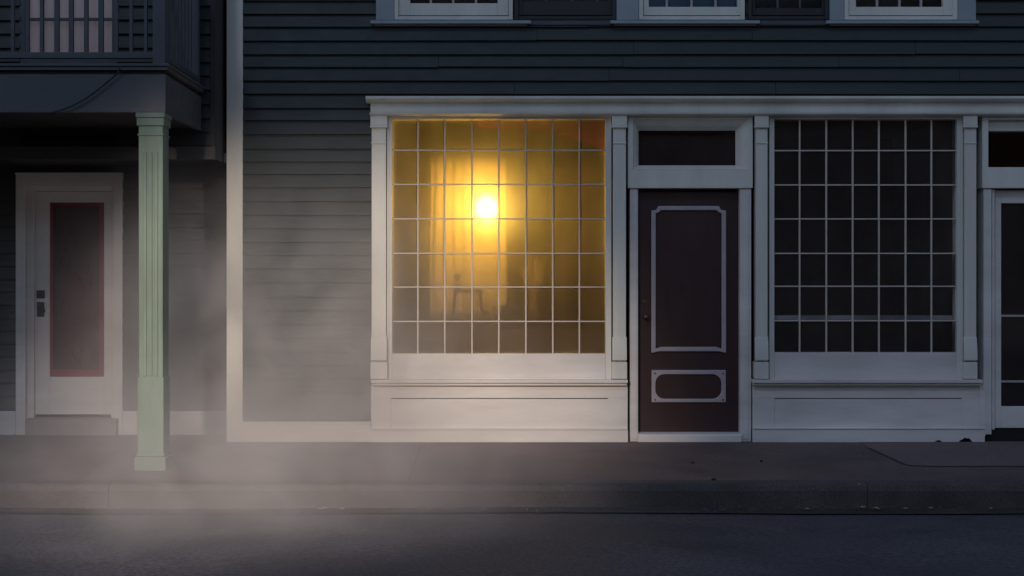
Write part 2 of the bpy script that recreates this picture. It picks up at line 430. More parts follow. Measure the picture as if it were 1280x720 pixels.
# base boards below the risers (the right one is rotten at its foot)
def base_poly(px0, px1, ztop_px, notches, y0, y1, name):
    b = MB(); zt = wz(ztop_px,y0); pts = [(wx(px0,y0),.0)]
    for cx, hw, hh in notches:
        X = wx(cx,y0); pts += [(X-hw,.0),(X-hw*.75,hh*.45),(X-hw*.45,hh*.6),(X-hw*.2,hh),(X+hw*.25,hh*.85),(X+hw*.5,hh*.95),(X+hw*.8,hh*.4),(X+hw,.0)]
    pts += [(wx(px1,y0),.0),(wx(px1,y0),zt),(wx(px0,y0),zt)]
    b.prism_xz(pts, y0, y1)
    return b.build(name, M['trim_b'], shop)
base_poly(463, 785, 537.4, [], -.046, .1, 'base_board')
base_poly(941, 1231, 536.6, [(1173,.035,.018),(1207,.062,.038)], -.046, -.012, 'base_board')
MB().box(wx(1120,0), wx(1231,0), -.010, .1, .0, .10).build('rotten_backing', M['hole'], shop)
b = MB(); b.pb(463.2, 536.0, 784.5, 537.3, -.056, -.02); b.pb(941.2, 535.2, 1230.6, 536.5, -.056, -.02); b.build('base_bead', M['trim_b'], shop, bevel=.002)
# corner casing strip at the right end of the second riser
MB().pb(1224.5, 482.2, 1232, 545, -.036, .1).build('casing', M['trim_b'], shop, bevel=.003)

# ---- the oxblood door with its casing and transom
b = MB()
b.pb(787.5, 235.2, 797.6, 552, -.006, .16); b.pb(925, 235.2, 939, 552, -.006, .16)
b.pb(791.5, 240, 796.2, 549, -.013, -.0065); b.pb(929, 240, 935.5, 549, -.013, -.0065)
b.build('door_casing', M['trim_b'], shop, bevel=.003)
tf = MB()
tf.pb(785, 145, 791.5, 212, -.022, .14); tf.pb(934.8, 145, 941, 212, -.022, .14); tf.pb(791.5, 145.2, 934.8, 149.5, -.021, .14)
tf.pb(785, 212, 941, 235, -.026, .14)
tw = tf.build('transom', M['trim'], shop, bevel=.003)
b = MB()   # splayed inner frame going back to the pane
o4 = px_rect(791.5,149.5,934.8,212,-.005); i4 = [(wx(797.5,.075),wz(207.3,.075)),(wx(919.5,.075),wz(207.3,.075)),(wx(919.5,.075),wz(163,.075)),(wx(797.5,.075),wz(163,.075))]
V1 = [b.bm.verts.new((x,-.004,z)) for x,z in o4]; V2 = [b.bm.verts.new((x,.03,z)) for x,z in [(wx(795,.03),wz(209.4,.03)),(wx(926,.03),wz(209.4,.03)),(wx(926,.03),wz(157,.03)),(wx(795,.03),wz(157,.03))]]
V3 = [b.bm.verts.new((x,.075,z)) for x,z in i4]
for A, B in ((V1,V2),(V2,V3)):
    for i in range(4):
        j = (i+1)%4; b.bm.faces.new((A[i],A[j],B[j],B[i]))
b.build('inner_frame', M['trim'], tw, solid=.012)
b = MB(); b.bm.faces.new([b.bm.verts.new((x,.078,z)) for x,z in px_rect(796,162,921,208.5,.078)]); b.build('glass_pane', M['g_clear'], tw)
dy = .075
dr = MB().pb(798.6, 239.5, 924.4, 540, dy, dy+.045).build('front_door', M['door'], shop, bevel=.003)
MB().box(wx(786,.1), wx(940,.1), .165, .2, 0, wz(150,.1)).build('door_stop', M['darkroom'], dr)
def pz(pts, y): return [(wx(a,y),wz(c,y)) for a,c in pts]
def prof(y0, y1, outer, inner, name):
    b = MB(); b.ring(pz(outer,y0), pz(inner,y0), y0, y1)
    return b.build(name, M['mould'], dr, bevel=.007)
prof(dy-.022, dy-.0005,
     [(814.2,441.5),(824,439.3),(899,439.3),(907.8,441.5),(907.8,263),(901.5,262.4),(899,257.4),(823,257.4),(820.5,262.4),(814.2,263)],
     [(819.8,436.0),(826.5,433.6),(895.5,433.6),(902.2,436.0),(902.2,267),(898,265.2),(895.5,262.8),(826.5,262.8),(824,265.2),(819.8,267)], 'panel_moulding')
def rnd(cx, cy, r, a0, a1, n=4): return [(cx+r*math.cos(R(a0+(a1-a0)*k/n)), cy+r*math.sin(R(a0+(a1-a0)*k/n))) for k in range(n+1)]
ox0, ox1, oy0, oy1 = 814.5, 907.5, 462.5, 503
ix0, ix1, iy0, iy1 = 819.5, 901.8, 468.0, 498.5
inner = rnd(ix0+11,iy1-11,11,180,90)+rnd(ix1-11,iy1-11,11,90,0)+rnd(ix1-11,iy0+11,11,0,-90)+rnd(ix0+11,iy0+11,11,270,180)
outer = []
for cx, cy in ((ox0,oy1),(ox1,oy1),(ox1,oy0),(ox0,oy0)):
    outer += [(cx,cy)]*5
# spread the corner points along the outer edges so that no faces collapse
def spread(k, c): 
    x, y = c
    return c
out2 = []
for q,(cx,cy) in enumerate(((ox0,oy1),(ox1,oy1),(ox1,oy0),(ox0,oy0))):
    hx = 10 if cx == ox0 else -10; hy = 10 if cy == oy0 else -10
    a = [(cx,cy+hy),(cx,cy+hy*.5),(cx,cy),(cx+hx*.5,cy),(cx+hx,cy)]
    out2 += a if q in (0,2) else list(reversed(a))
prof(dy-.018, dy-.0005, out2, inner, 'lower_panel_moulding')
for cx, cy in ((818.5,499.5),(903,499.5),(903,466.5),(818.5,466.5)):
    MB().lathe([(.004,0),(.007,-.003),(.007,-.006),(.003,-.009)], wx(cx,dy), dy-.018, wz(cy,dy), 10, 'y').build('rosette', M['door'], dr)
b = MB(); b.pb(803.2,374.6,808.2,379.2, dy-.008, dy-.0005); b.build('keyhole_plate', M['brass'], dr, bevel=.002)
b = MB(); b.lathe([(.020,0),(.020,-.006),(.008,-.010),(.008,-.035),(.018,-.042),(.024,-.054),(.020,-.066),(.008,-.070)], wx(806.5,dy), dy-.0005, wz(396,dy), 18, 'y'); b.build('door_knob', M['brass'], dr, smooth=True)
b = MB(); b.prism_yz([(.16,.0),(-.052,.0),(-.052,.058),(-.04,.068),(.16,.082)], wx(797.7,-.05), wx(927,-.05)); b.build('threshold', M['trim_b'], shop, bevel=.004)

# ---- second doorway at the right edge (glazed door)
b = MB(); b.pb(1229.5, 235.4, 1239.5, 543, -.006, .16); b.pb(1358,235.4,1368,543,-.006,.16); b.pb(1240.2, 236.5, 1243.5, 537, .015, .16); b.pb(1354,236.5,1357.5,537,.015,.16); b.build('door_casing', M['trim_b'], shop, bevel=.003)
tf = MB(); tf.pb(1228, 145, 1235.5, 209, -.022, .14); tf.pb(1362,145,1370,209,-.022,.14); tf.pb(1235.5,145.2,1362,149.5,-.021,.14); tf.pb(1235.5,150,1362,163.5,.03,.14); tf.pb(1228,209,1370,235,-.026,.14)
tw = tf.build('transom', M['trim'], shop, bevel=.003)
b = MB(); b.bm.faces.new([b.bm.verts.new((x,.078,z)) for x,z in px_rect(1234,162,1364,210,.078)]); b.build('glass_pane', M['g_clear'], tw)
d2 = MB(); y0 = .055
d2.pb(1244,238,1251.5,535,y0,y0+.045); d2.pb(1346,238,1353.5,535,y0,y0+.045); d2.pb(1251.5,238,1346,254,y0+.0005,y0+.045); d2.pb(1251.5,508,1346,535,y0+.0005,y0+.045)
d2 = d2.build('glazed_door', M['trim_b'], shop, bevel=.003)
MB().pb(1251.5,393.5,1346,396.2,y0+.004,y0+.04).build('glazing_bar', M['mould'], d2, bevel=.002)
MB().pb(1251.5,475.6,1346,478.2,y0+.004,y0+.04).build('glazing_bar', M['mould'], d2, bevel=.002)
b = MB(); b.bm.faces.new([b.bm.verts.new((x,y0+.022,z)) for x,z in px_rect(1250.5,253,1347,509,y0+.022)]); b.build('glass_pane', M['g_dust'], d2)
MB().pb(1233,537.5,1366,551,.03,.16).build('door_step', M['hole'], shop)
# plain board closing the storefront beyond the second doorway
MB().box(wx(1391,0), xe, -.02, .06, 0, wz(145,0)).build('storefront_board', M['trim_b'], shop)

# ---- rooms behind the glass
def room(px0, px1, py0, py1, y0, depth, m, name):
    x0, x1 = wx(px0,y0), wx(px1,y0); z0, z1 = wz(py1,y0), wz(py0,y0); y1 = y0+depth
    b = MB(); t = .03
    b.box(x0-t,x0,y0,y1,z0,z1); b.box(x1,x1+t,y0,y1,z0,z1); b.box(x0-t,x1+t,y1,y1+t,z0,z1)
    b.box(x0-t,x1+t,y0,y1+t,z0-t,z0); b.box(x0-t,x1+t,y0,y1+t,z1,z1+t)
    return b.build(name, m, shop)
room(486, 761, 140, 520, .121, 1.9, M['brownwall'], 'lit_room')
room(964, 1201, 140, 530, .121, 2.2, M['darkroom'], 'dark_room')
MB().pb(966, 394.5, 1199, 399.8, .125, .40).build('display_shelf', M['mould'], shop, bevel=.003)
room(787, 938, 152, 211, .142, 1.0, M['darkroom'], 'dark_hall')
room(1232, 1366, 150, 549, .162, 1.6, M['darkroom'], 'dark_hall')

# ---- upper windows: their lower ends show
def upper_window(x0, x1, g0, g1, cols, gb, pane, white=True):
    tm = M['trim'] if white else M['dark']
    h = zhead
    zb = wz(24.5, -.05)
    b = MB()
    b.box(wx(x0,-.05), wx(x0+5,-.05), -.05, .05, zb, h); b.box(wx(x1-5,-.05), wx(x1,-.05), -.05, .05, zb, h); b.box(wx(x0,-.05), wx(x1,-.05), -.051, .05, h, h+.09)
    b.box(wx(x0+5,-.05), wx(x1-5,-.05), -.044, .05, zb, wz(19.8,-.05))
    w = b.build('sash_window', tm, shop, bevel=.003)
    s = MB(); y0 = -.026
    s.box(wx(x0+5.4,y0), wx(g0,y0), y0, .035, wz(19,y0), h-.003); s.box(wx(g1,y0), wx(x1-5.4,y0), y0, .035, wz(19,y0), h-.003)
    s.box(wx(g0,y0), wx(g1,y0), y0+.0005, .035, wz(19,y0), wz(gb,y0)); s.box(wx(g0,y0), wx(g1,y0), y0+.0005, .035, h-.06, h-.003)
    zm = .5*(wz(gb,y0)+h); s.box(wx(g0,y0), wx(g1,y0), y0+.001, .035, zm-.025, zm+.025)
    s.build('sash', tm, w, bevel=.003)
    g = MB()
    for c in cols: X = wx(c,0); g.box(X-.009,X+.009,.0,.03,wz(gb,0),h-.06)
    for k in range(1,6):
        if k != 3:
            Z = wz(gb,0)+(h-.06-wz(gb,0))*k/6; g.box(wx(g0,0),wx(g1,0),.002,.028,Z-.009,Z+.009)
    g.build('glazing_bar', M['mould'] if white else M['slate'], w)
    q = MB(); q.bm.faces.new([q.bm.verts.new(p) for p in ((wx(g0-.5,.02),.02,wz(gb+1,.02)),(wx(g1+.5,.02),.02,wz(gb+1,.02)),(wx(g1+.5,.02),.02,h-.05),(wx(g0-.5,.02),.02,h-.05))]); q.build('glass_pane', M['g_clear'], w)
    bk = MB(); bk.box(wx(x0+1,.2), wx(x1-1,.2), pane[1], pane[1]+.03, wz(26,.2), h+.05); bk.build(pane[2], pane[0], w)
    return w
upper_window(493,641,512.5,622,[538.5,566.5,595],4,(M['darkroom'],.6,'room_wall'))
upper_window(799,931,811,922,[833.5,864.5,894.5],8.5,(M['bluepane'],.07,'roller_blind'))
upper_window(1056,1197,1070,1179,[1096.5,1124.5,1151.5],8.5,(M['darkroom'],.6,'room_wall'))
upper_window(643,770,653,760,[683,715,747],1.5,(M['dark'],.3,'room_wall'),False)
upper_window(935,1036,944,1028,[972,1000],10,(M['dark'],.3,'room_wall'),False)
for a, c in ((470,492.6),(770.6,798.6),(1037,1055.6),(1197.4,1220)):
    MB().box(wx(a,-.042), wx(c,-.042), -.042, .03, wz(25,-.042), zhead+.09).build('window_casing', M['casing'], shop, bevel=.003)
for a, c in ((463,664),(763,950),(1033,1224)):
    b = MB(); b.box(wx(a,-.075), wx(c,-.075), -.075, .03, wz(29.3,-.075), wz(25.3,-.075)); b.box(wx(a+5,-.04), wx(c-5,-.04), -.045, .03, wz(32,-.04), wz(29.5,-.075)); b.build('upper_sill', M['casing'], shop, bevel=.003)
for a, c in ((664.5,762.5),(950.5,1032.5)):
    MB().box(wx(a,-.04), wx(c,-.04), -.04, .03, wz(31,-.04), wz(25.5,-.04)).build('upper_sill', M['slate'], shop, bevel=.002)

# ================================================================== THINGS IN THE LIT WINDOW
zc = wz(402.5, .16)
ct = thing('display_counter', (wx(623,.16),.4,wz(519,.16)), 'dark brown wooden counter across the foot of the lit window', 'counter')
MB().box(wx(487,.16)+.01, wx(760,.16)-.01, .16, .75, zc-.03, zc).build('counter_top', M['wood'], ct, bevel=.004)
MB().box(wx(487,.16)+.03, wx(760,.16)-.03, .20, .73, wz(518.5,.16), zc-.0305).build('counter_body', M['wood'], ct)
# pendant bulb
by = .34; bx, bz = wx(608,by), wz(261,by)
lamp = thing('pendant_lamp', (bx,by,bz), 'glowing bare bulb hanging on a cord behind the steamed window', 'lamp')
b = MB(); b.lathe([(.010,.075),(.014,.055),(.025,.03),(.033,0),(.028,-.020),(.016,-.031),(.005,-.035)][::-1], bx, by, bz, 20); b.build('bulb', emit('warm_bulb', (1,.585,.10), 500), lamp, smooth=True)
b = MB(); b.lathe([(.016,.074),(.018,.08),(.018,.12),(.010,.13)], bx, by, bz, 16); b.build('socket', M['brass'], lamp, smooth=True)
b = MB(); b.tube([(bx,by,bz+.13),(bx+.002,by,bz+.5),(bx,by,wz(140,.121)-.001)], .004, 6); b.build('cord', M['wire'], lamp)
# cream curtain behind it
def cloth(px0, px1, zt, zb, y, amp, waves, name, m, label, cat, bot=None, n=70, rows=14):
    x0, x1 = wx(px0,y), wx(px1,y); g = []
    for r in range(rows+1):
        row = []
        for i in range(n+1):
            u = i/n; t = r/rows; zz = zb if bot is None else bot(u)
            z = zt + (zz-zt)*t
            row.append((x0+(x1-x0)*u + .006*math.sin(7*t+u*9), y + amp*(.5+.5*t)*math.sin(u*waves*2*math.pi + .6*math.sin(t*2.2)), z))
        g.append(row)
    o = MB().sheet(g).build(name, m, None, smooth=True, solid=.003)
    return tag(o, label, cat)
zct = wz(140,.121)
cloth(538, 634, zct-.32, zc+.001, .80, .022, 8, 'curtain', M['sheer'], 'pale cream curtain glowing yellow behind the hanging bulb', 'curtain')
cloth(596, 759, zct-.01, 0, .115, .012, 11, 'valance', M['redcloth'], 'short dark red cloth valance at the top of the lit window', 'curtain',
      bot=lambda u: zct-.08 - (.045 if u < .45 else .045 + .22*max(0,(u-.45)/.55)**1.4) - .018*abs(math.sin(u*11)))
# small table with a potted plant, jars, crate, dried stems
ty = .30; tz = wz(362,ty)
tb = thing('side_table', (wx(585,ty),ty,zc), 'small dark table in the lit window with a potted plant on top', 'table')
MB().box(wx(566,ty), wx(604,ty), ty-.1, ty+.1, tz-.03, tz).build('tabletop', M['wood2'], tb, bevel=.004)
for sx, sy in ((569,-.08),(600,-.08),(569,.08),(600,.08)):
    X = wx(sx,ty); k = 1 if sx > 585 else -1
    MB().tube([(X,ty+sy,tz-.0305),(X+k*.012,ty+sy,.5*(tz+zc)),(X+k*.03,ty+sy*1.1,zc)], [.013,.011,.008], 8).build('leg', M['wood2'], tb)
pp = thing('potted_plant', (wx(572,ty),ty,tz), 'small potted plant with a few upright leaves on the dark table', 'plant')
b = MB(); b.lathe([(.020,0),(.026,.02),(.033,.055),(.036,.062),(.030,.064)], wx(572,ty), ty, tz+.0005, 16); b.build('pot', M['clay'], pp, smooth=True)
b = MB()
for k in range(16):
    a = k*2.4; r0 = .008; l = random.uniform(.07,.13); sp = random.uniform(.02,.06)
    c = Vector((wx(572,ty),ty,tz+.055)); d = Vector((math.cos(a),math.sin(a),0)); w = Vector((-math.sin(a),math.cos(a),0))*.011
    p1 = c+d*sp*.5+Vector((0,0,l*.6)); p2 = c+d*sp+Vector((0,0,l))
    v = [b.bm.verts.new(p) for p in (c-w*.3,c+w*.3,p1+w,p2,p1-w)]
    b.bm.faces.new(v)
b.build('foliage', M['leafy'], pp, solid=.001)
for k,(jx,h,rr,lb) in enumerate(((606,.085,.024,'small round amber jar nearest the table leg in the lit window'),(616.5,.115,.020,'tall narrow amber jar standing beside the crate in the lit window'))):
    j = thing('jar', (wx(jx,.40),.40,zc), lb, 'jar')
    b = MB(); b.lathe([(rr*.8,0),(rr,.008),(rr,h*.65),(rr*.6,h*.85),(rr*.6,h)], wx(jx,.40), .40, zc+.0005, 16); b.build('jar_body', M['jar'], j, smooth=True)
    b = MB(); b.lathe([(rr*.7,h+.0006),(rr*.7,h+.012),(rr*.3,h+.016)], wx(jx,.40), .40, zc+.0005, 16); b.build('lid', M['wood'], j)
cr = thing('crate', (wx(642,.40),.40,zc), 'square brown wooden box standing on the counter in the lit window', 'box')
x0, x1, z1 = wx(626,.36), wx(657.5,.36), wz(381,.36)
MB().box(x0, x1, .36, .56, zc+.0005, z1-.012).build('crate_body', M['wood2'], cr, bevel=.003)
MB().box(x0-.006, x1+.006, .354, .566, z1-.0115, z1).build('crate_lid', M['wood'], cr, bevel=.003)
cb = thing('added_cabinet', (wx(722,.9),.95,wz(519,.16)), 'tall dark wooden cupboard added to darken the right end of the lit window', 'added_cabinet')  # invented furniture, put in to make the right panes darker
x0, x1 = wx(688,.86), wx(757,.86); z0 = wz(519,.16)
MB().box(x0, x1, .86, 1.2, z0, wz(216,.86)).build('added_cabinet_body', M['wood'], cb, bevel=.004)
MB().box(x0-.02, x1+.02, .84, 1.22, wz(216,.86)+.0005, wz(210,.86)).build('added_cabinet_top', M['wood'], cb, bevel=.004)
for a, c in ((692,721),(724,753)): MB().pb(a, 224, c, 398, .845, .8595, .86).build('door', M['wood2'], cb, bevel=.004)
sv = thing('dried_stems', (wx(672,.5),.5,zc), 'bunch of tall dried stems in a clay vase behind the brown box', 'plant')
b = MB(); b.lathe([(.04,0),(.055,.03),(.058,.09),(.04,.14),(.034,.16)], wx(668,.5), .62, zc+.0005, 18); b.build('vase', M['clay'], sv, smooth=True)
b = MB()
for k in range(26):
    a = random.uniform(0,6.28); r = random.uniform(.02,.15); h = random.uniform(.30,.52)
    c = Vector((wx(668,.5),.62,zc+.15)); e = c+Vector((math.cos(a)*r, math.sin(a)*r*.5, h-.12)); m_ = c.lerp(e,.55)+Vector((-math.cos(a)*r*.18,0,.0))
    b.tube([c+Vector((math.cos(a)*.015,math.sin(a)*.015,0)), m_, e, e+(e-m_).normalized()*.07], [.0025,.002,.006,.002], 5)
b.build('stem', M['straw'], sv)

# ================================================================== PORCH HOUSE ON THE LEFT
WY = .592       # ground-floor wall
UY = -.33       # upper wall, overhanging
BY = -1.565     # balcony front
house = thing('porch_house', (-5,0,0), 'dark clapboard house with cream glazed door and balcony over a porch', 'building')
HXL, HXR = -8.6, XL-.022
zs2 = [.0]; 
while zs2[-1] < 5.6: zs2.append(zs2[-1]+.118)
dpx0, dpx1 = 22, 155
dX0, dX1 = wx(dpx0,WY), wx(dpx1,WY); dZ = wz(219,WY)
def hs(z0,z1):
    return [(HXL,dX0+.005),(dX1-.005,HXR)] if .5*(z0+z1) < dZ else [(HXL,HXR)]
laps(zs2, hs, WY).build('clapboard_wall', M['siding2'], house)
UZ = 2.44
zs3 = [UZ+.09]
while zs3[-1] < 5.6: zs3.append(zs3[-1]+.118)
UXR = -2.50
wX0, wX1 = wx(25,UY), wx(148,UY)
laps(zs3, lambda a,c: [(HXL,wX0+.01),(wX1-.01,UXR-.04)], UY).build('upper_wall', M['dark'], house)
MB().box(HXL, UXR-.04, UY+.03, WY-.03, UZ+.02, 5.6).build('upper_floor', M['dark'], house) if False else None
b = MB(); b.box(HXL, UXR-.04, UY+.013, WY-.03, UZ, UZ+.03); b.build('soffit', M['dark'], house)
b = MB(); b.box(UXR-.0395, UXR, UY-.03, WY-.025, UZ-.02, 5.6); b.build('end_board', M['dark'], house)
b = MB(); b.box(HXL, UXR+.0005, UY-.036, UY-.024+.03, UZ-.025, UZ+.085); b.build('skirt_trim', M['siding2'], house, bevel=.003)
b = MB(); b.box(UXR+.001, HXR, UY+.3, UY+.34, UZ-.02, UZ+.06); b.build('skirt_trim', M['siding2'], house)
b = MB(); b.prism_yz([(-.9,5.55),(3.5,7.4),(8,5.55)], HXL-.1, UXR); b.build('roof', M['roof'], house)
b = MB(); b.box(HXL+.02,HXL+.1,.65,7.5,0,5.55); b.box(HXL,HXR,7.4,7.5,0,5.55); b.build('side_wall', M['siding2'], house)
zbb = wz(514,WY-.04)
b = MB(); b.box(HXL, dX0-.002, WY-.05, WY-.023, 0, zbb); b.build('base_board', M['trim_b'], house, bevel=.004)
b = MB(); b.box(dX1+.002, HXR, WY-.05, WY-.023, 0, zbb); b.build('base_board', M['trim_b'], house, bevel=.004)
# upstairs glazed door behind the railing
b = MB(); zk = wz(66,UY); zt = 4.95; zd = 3.0
b.box(wX0, wX0+.05, UY-.02, UY+.05, zd, zt); b.box(wX1-.05, wX1, UY-.02, UY+.05, zd, zt); b.box(wX0+.05, wX1-.05, UY-.0195, UY+.05, zd, zk); b.box(wX0+.05, wX1-.05, UY-.0195, UY+.05, zt-.06, zt)
bw = b.build('balcony_window', M['slate'], house, bevel=.003)
b = MB()
for c in (52,70,88,107,125): X = wx(c,UY); b.box(X-.014,X+.014,UY-.004,UY+.03,zk,zt-.06)
for Z in (wz(24,UY), wz(24,UY)+.32, wz(24,UY)+.64, wz(24,UY)+.96): b.box(wX0+.05,wX1-.05,UY-.001,UY+.028,Z-.012,Z+.012)
b.build('glazing_bar', M['slate'], bw)
b = MB(); b.bm.faces.new([b.bm.verts.new(p) for p in ((wX0+.04,UY+.02,zk-.02),(wX1-.04,UY+.02,zk-.02),(wX1-.04,UY+.02,zt-.04),(wX0+.04,UY+.02,zt-.04))]); b.build('glass_pane', M['g_clear'], bw)
g = [[(wX0+.03+(wX1-wX0-.06)*i/90, UY+.075+.012*math.sin(i*.9), zk-.03+(zt-zk)*r) for i in range(91)] for r in (0,1)]
M['blind'].node_tree.nodes['Principled BSDF'].inputs['Emission Color'].default_value = (1,.86,.95,1)   # faint glow put into the cloth itself, in place of room light behind
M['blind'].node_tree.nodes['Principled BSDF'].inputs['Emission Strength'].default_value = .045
MB().sheet(g).build('blind', M['blind'], bw, smooth=True)
# front door of the porch house
b = MB()
b.box(dX0, wx(34,WY), WY-.05, WY+.06, 0, dZ); b.box(wx(144,WY), dX1, WY-.05, WY+.06, 0, dZ); b.box(wx(34,WY), wx(144,WY), WY-.0495, WY+.06, wz(232,WY), dZ)
b.box(dX0-.004, dX1+.004, WY-.06, WY+.02, dZ+.0005, dZ+.02)
b.box(wx(34.1,WY), wx(43,WY), WY-.015, WY+.06, .1, wz(232,WY)-.0005); b.box(wx(139.5,WY), wx(143.9,WY), WY-.015, WY+.06, .1, wz(232,WY)-.0005); b.box(wx(43,WY), wx(139.5,WY), WY-.0145, WY+.06, wz(239,WY), wz(232,WY)-.0005)
b.build('door_casing', M['trim_b'], house, bevel=.003)
y0 = WY+.012
b = MB(); b.pb(43.6,239.5,62,518,y0,y0+.045); b.pb(130,239.5,139.2,518,y0,y0+.045); b.pb(62,239.5,130,253,y0+.0005,y0+.045); b.pb(62,471,130,518,y0+.0005,y0+.045)
pd = b.build('porch_door', M['trim_b'], house, bevel=.003)
b = MB(); b.ring(px_rect(62,253,130,471,y0+.012), px_rect(66.5,257.5,124,462,y0+.012), y0+.012, y0+.035); b.build('red_glass_frame', M['red'], pd, bevel=.003)
b = MB(); b.bm.faces.new([b.bm.verts.new((x,y0+.03,z)) for x,z in px_rect(65,256,126,464,y0+.03)]); b.build('glass_pane', M['g_frost'], pd)
MB().box(wx(40,WY), wx(142,WY), y0+.10, y0+.14, .1, dZ).build('hall_wall', M['redcloth'], pd)
b = MB(); b.pb(45.5,363,55.5,373,y0-.012,y0-.0005); b.pb(46,377.5,55,396,y0-.010,y0-.0005)
b.build('lock_plate', M['iron'], pd, bevel=.003)
b = MB(); hx, hz = wx(50,y0), wz(383,y0)
b.tube([(hx,y0-.001,hz),(hx,y0-.05,hz),(hx+.01,y0-.06,hz),(hx+.05,y0-.062,hz-.004),(hx+.06,y0-.058,hz-.05)], .009, 8); b.build('handle', M['iron'], pd, smooth=True)
b = MB(); b.prism_yz([(WY+.06,0),(WY-.12,0),(WY-.12,.135),(WY-.105,.148),(WY+.06,.155)], wx(32,WY-.1), wx(146,WY-.1)); b.build('door_step', M['step'], house, bevel=.004)
# balcony
BXR = wx(207,BY); BXL = HXL
zf0, zf1 = wz(140.5,BY), wz(93,BY)
b = MB(); b.box(BXL, BXR, BY, BY+.045, zf0, zf1); b.box(BXR-.045, BXR, BY+.0455, UY-.037, zf0, zf1-.001); b.build('balcony_fascia', M['slate'], house, bevel=.004)
b = MB(); b.box(BXL, BXR-.046, BY+.046, UY-.037, zf0+.02, zf0+.04); b.build('porch_ceiling', M['dark'], house)
b = MB(); b.box(BXL, BXR+.02, BY-.02, UY-.037, zf1+.03, zf1+.058); b.box(BXL, BXR+.035, BY-.035, UY-.037, zf1+.0585, zf1+.078); b.build('balcony_deck', M['slate'], house, bevel=.003)
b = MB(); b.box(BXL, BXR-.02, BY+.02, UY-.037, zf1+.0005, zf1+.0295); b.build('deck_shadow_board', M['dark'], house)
zdk = zf1+.0785; zr = zdk+.92
b = MB(); b.box(BXL, BXR-.1, BY+.03, BY+.075, zdk+.05, zdk+.095); b.box(BXR-.075, BXR-.03, BY+.1, UY-.037, zdk+.05, zdk+.095); b.build('lower_rail', M['slate'], house, bevel=.003)
b = MB(); b.box(BXL, BXR-.1, BY+.02, BY+.085, zr-.05, zr); b.box(BXR-.085, BXR-.02, BY+.1, UY-.037, zr-.05, zr); b.build('handrail', M['slate'], house, bevel=.004)
b = MB(); b.box(BXR-.10, BXR-.005, BY+.005, BY+.0995, zdk, zr+.08); b.box(BXR-.11, BXR+.005, BY-.005, BY+.11, zr+.0805, zr+.11); b.build('corner_post', M['slate'], house, bevel=.005)
b = MB(); b.box(BXR-.09, BXR-.01, UY-.09, UY-.0375, zdk, zr); b.build('wall_post', M['slate'], house, bevel=.003)
px = 182.5
base_bal = None
def baluster(x, y):
    global base_bal
    if base_bal is None:
        b = MB(); b.box(-.0125,.0125,-.0125,.0125,zdk+.0955,zr-.0505); base_bal = b.build('baluster', M['slate'], house, bevel=.002)
        o = base_bal
    else:
        o = base_bal.copy(); COL.objects.link(o)
    o.location = (x,y,0); return o
while True:
    X = wx(px,BY+.05)
    if X < -5.6: break
    baluster(X + random.uniform(-.004,.004), BY+.052); px -= 18.5
y = BY+.21
while y < UY-.11: baluster(BXR-.052, y); y += .115
# column
cx = wx(188.3, BY); CYF = BY+.00; hw = .092; cyc = CYF+hw
zb = pave_z(cyc); zt = zf0-.001
col = MB().box(cx-hw, cx+hw, cyc-hw, cyc+hw, zb+.11, zt-.10)
col = col.build('porch_column', M['green'], house, bevel=.006)
b = MB()
for s, t in ((.100,(.0,.06)),(.106,(.0605,.10))):
    b.box(cx-s-.004, cx+s+.004, cyc-s-.004, cyc+s+.004, zt-.1+t[0], zt-.1+t[1]-.0005)
b.box(cx-.1, cx+.1, cyc-.1, cyc+.1, zt-.175, zt-.160)
b.build('capital', M['green'], col, bevel=.005)
b = MB(); b.box(cx-.099,cx+.099,cyc-.099,cyc+.099, zb+.11, zb+.70); b.box(cx-.106,cx+.106,cyc-.106,cyc+.106, zb+.1005, zb+.125); b.box(cx-.119,cx+.119,cyc-.119,cyc+.119, zb-.004, zb+.10); b.build('plinth', M['green'], col, bevel=.007)
b = MB()
for dx in (-.042,.0,.042):
    b.box(cx+dx-.013, cx+dx+.013, cyc-hw-.008, cyc-hw-.0005, zb+.71, zt-.30)
b.build('reeding', M['green'], col, bevel=.004)
# loose cable across the fascia
pts = []
A = (62,141.5); B_ = (147,91.5)
for k in range(15):
    t = k/14; pxx = A[0]+(B_[0]-A[0])*t; pyy = A[1]+(B_[1]-A[1])*t + 9*math.sin(t*math.pi)*(1-.2*t)
    pts.append((wx(pxx,BY-.03), BY-.03 + .02*(1 if k in (0,) else 0), wz(pyy,BY-.03)))
pts = [(pts[0][0]-.02, BY+.1, zf0-.012)] + pts + [(pts[-1][0]+.02,BY-.036,zf1+.04)]
tag(MB().tube(pts, .0065, 8).build('cable', M['wire'], smooth=True), 'black cable hanging slack across the balcony fascia', 'cable')

# ================================================================== SMALL THINGS ON THE GROUND
def leaf(px, py, s, rot, on_road, label):
    b = MB(); n = 9
    pts = []
    for k in range(n):
        a = 2*math.pi*k/n; r = s*(1 if k % 2 else .62)*random.uniform(.8,1.15)
        pts.append(b.bm.verts.new((r*1.5*math.cos(a), r*.9*math.sin(a), s*.35*abs(math.sin(a*1.5)) + .002)))
    c = b.bm.verts.new((0,0,.004))
    for k in range(n): b.bm.faces.new((c,pts[k],pts[(k+1)%n]))
    o = b.build('fallen_leaf', M['leaf'], solid=.001)
    if on_road:
        z = RZ+.012; d = (CAMZ-z)/((py-360)/F); o.location = ((px-640)*d/F, d+CAMY, z)
    else: o.location = G(px,py,.004)
    o.rotation_euler.z = rot
    tag(o, label, 'leaf', 'leaves along the gutter')
leaf(403,636.5,.028,.3,True,'pale curled leaf in the gutter, larger of the pair in the fog')
leaf(428,636.5,.024,1.1,True,'smaller pale leaf in the gutter to the right of the fogged pair')
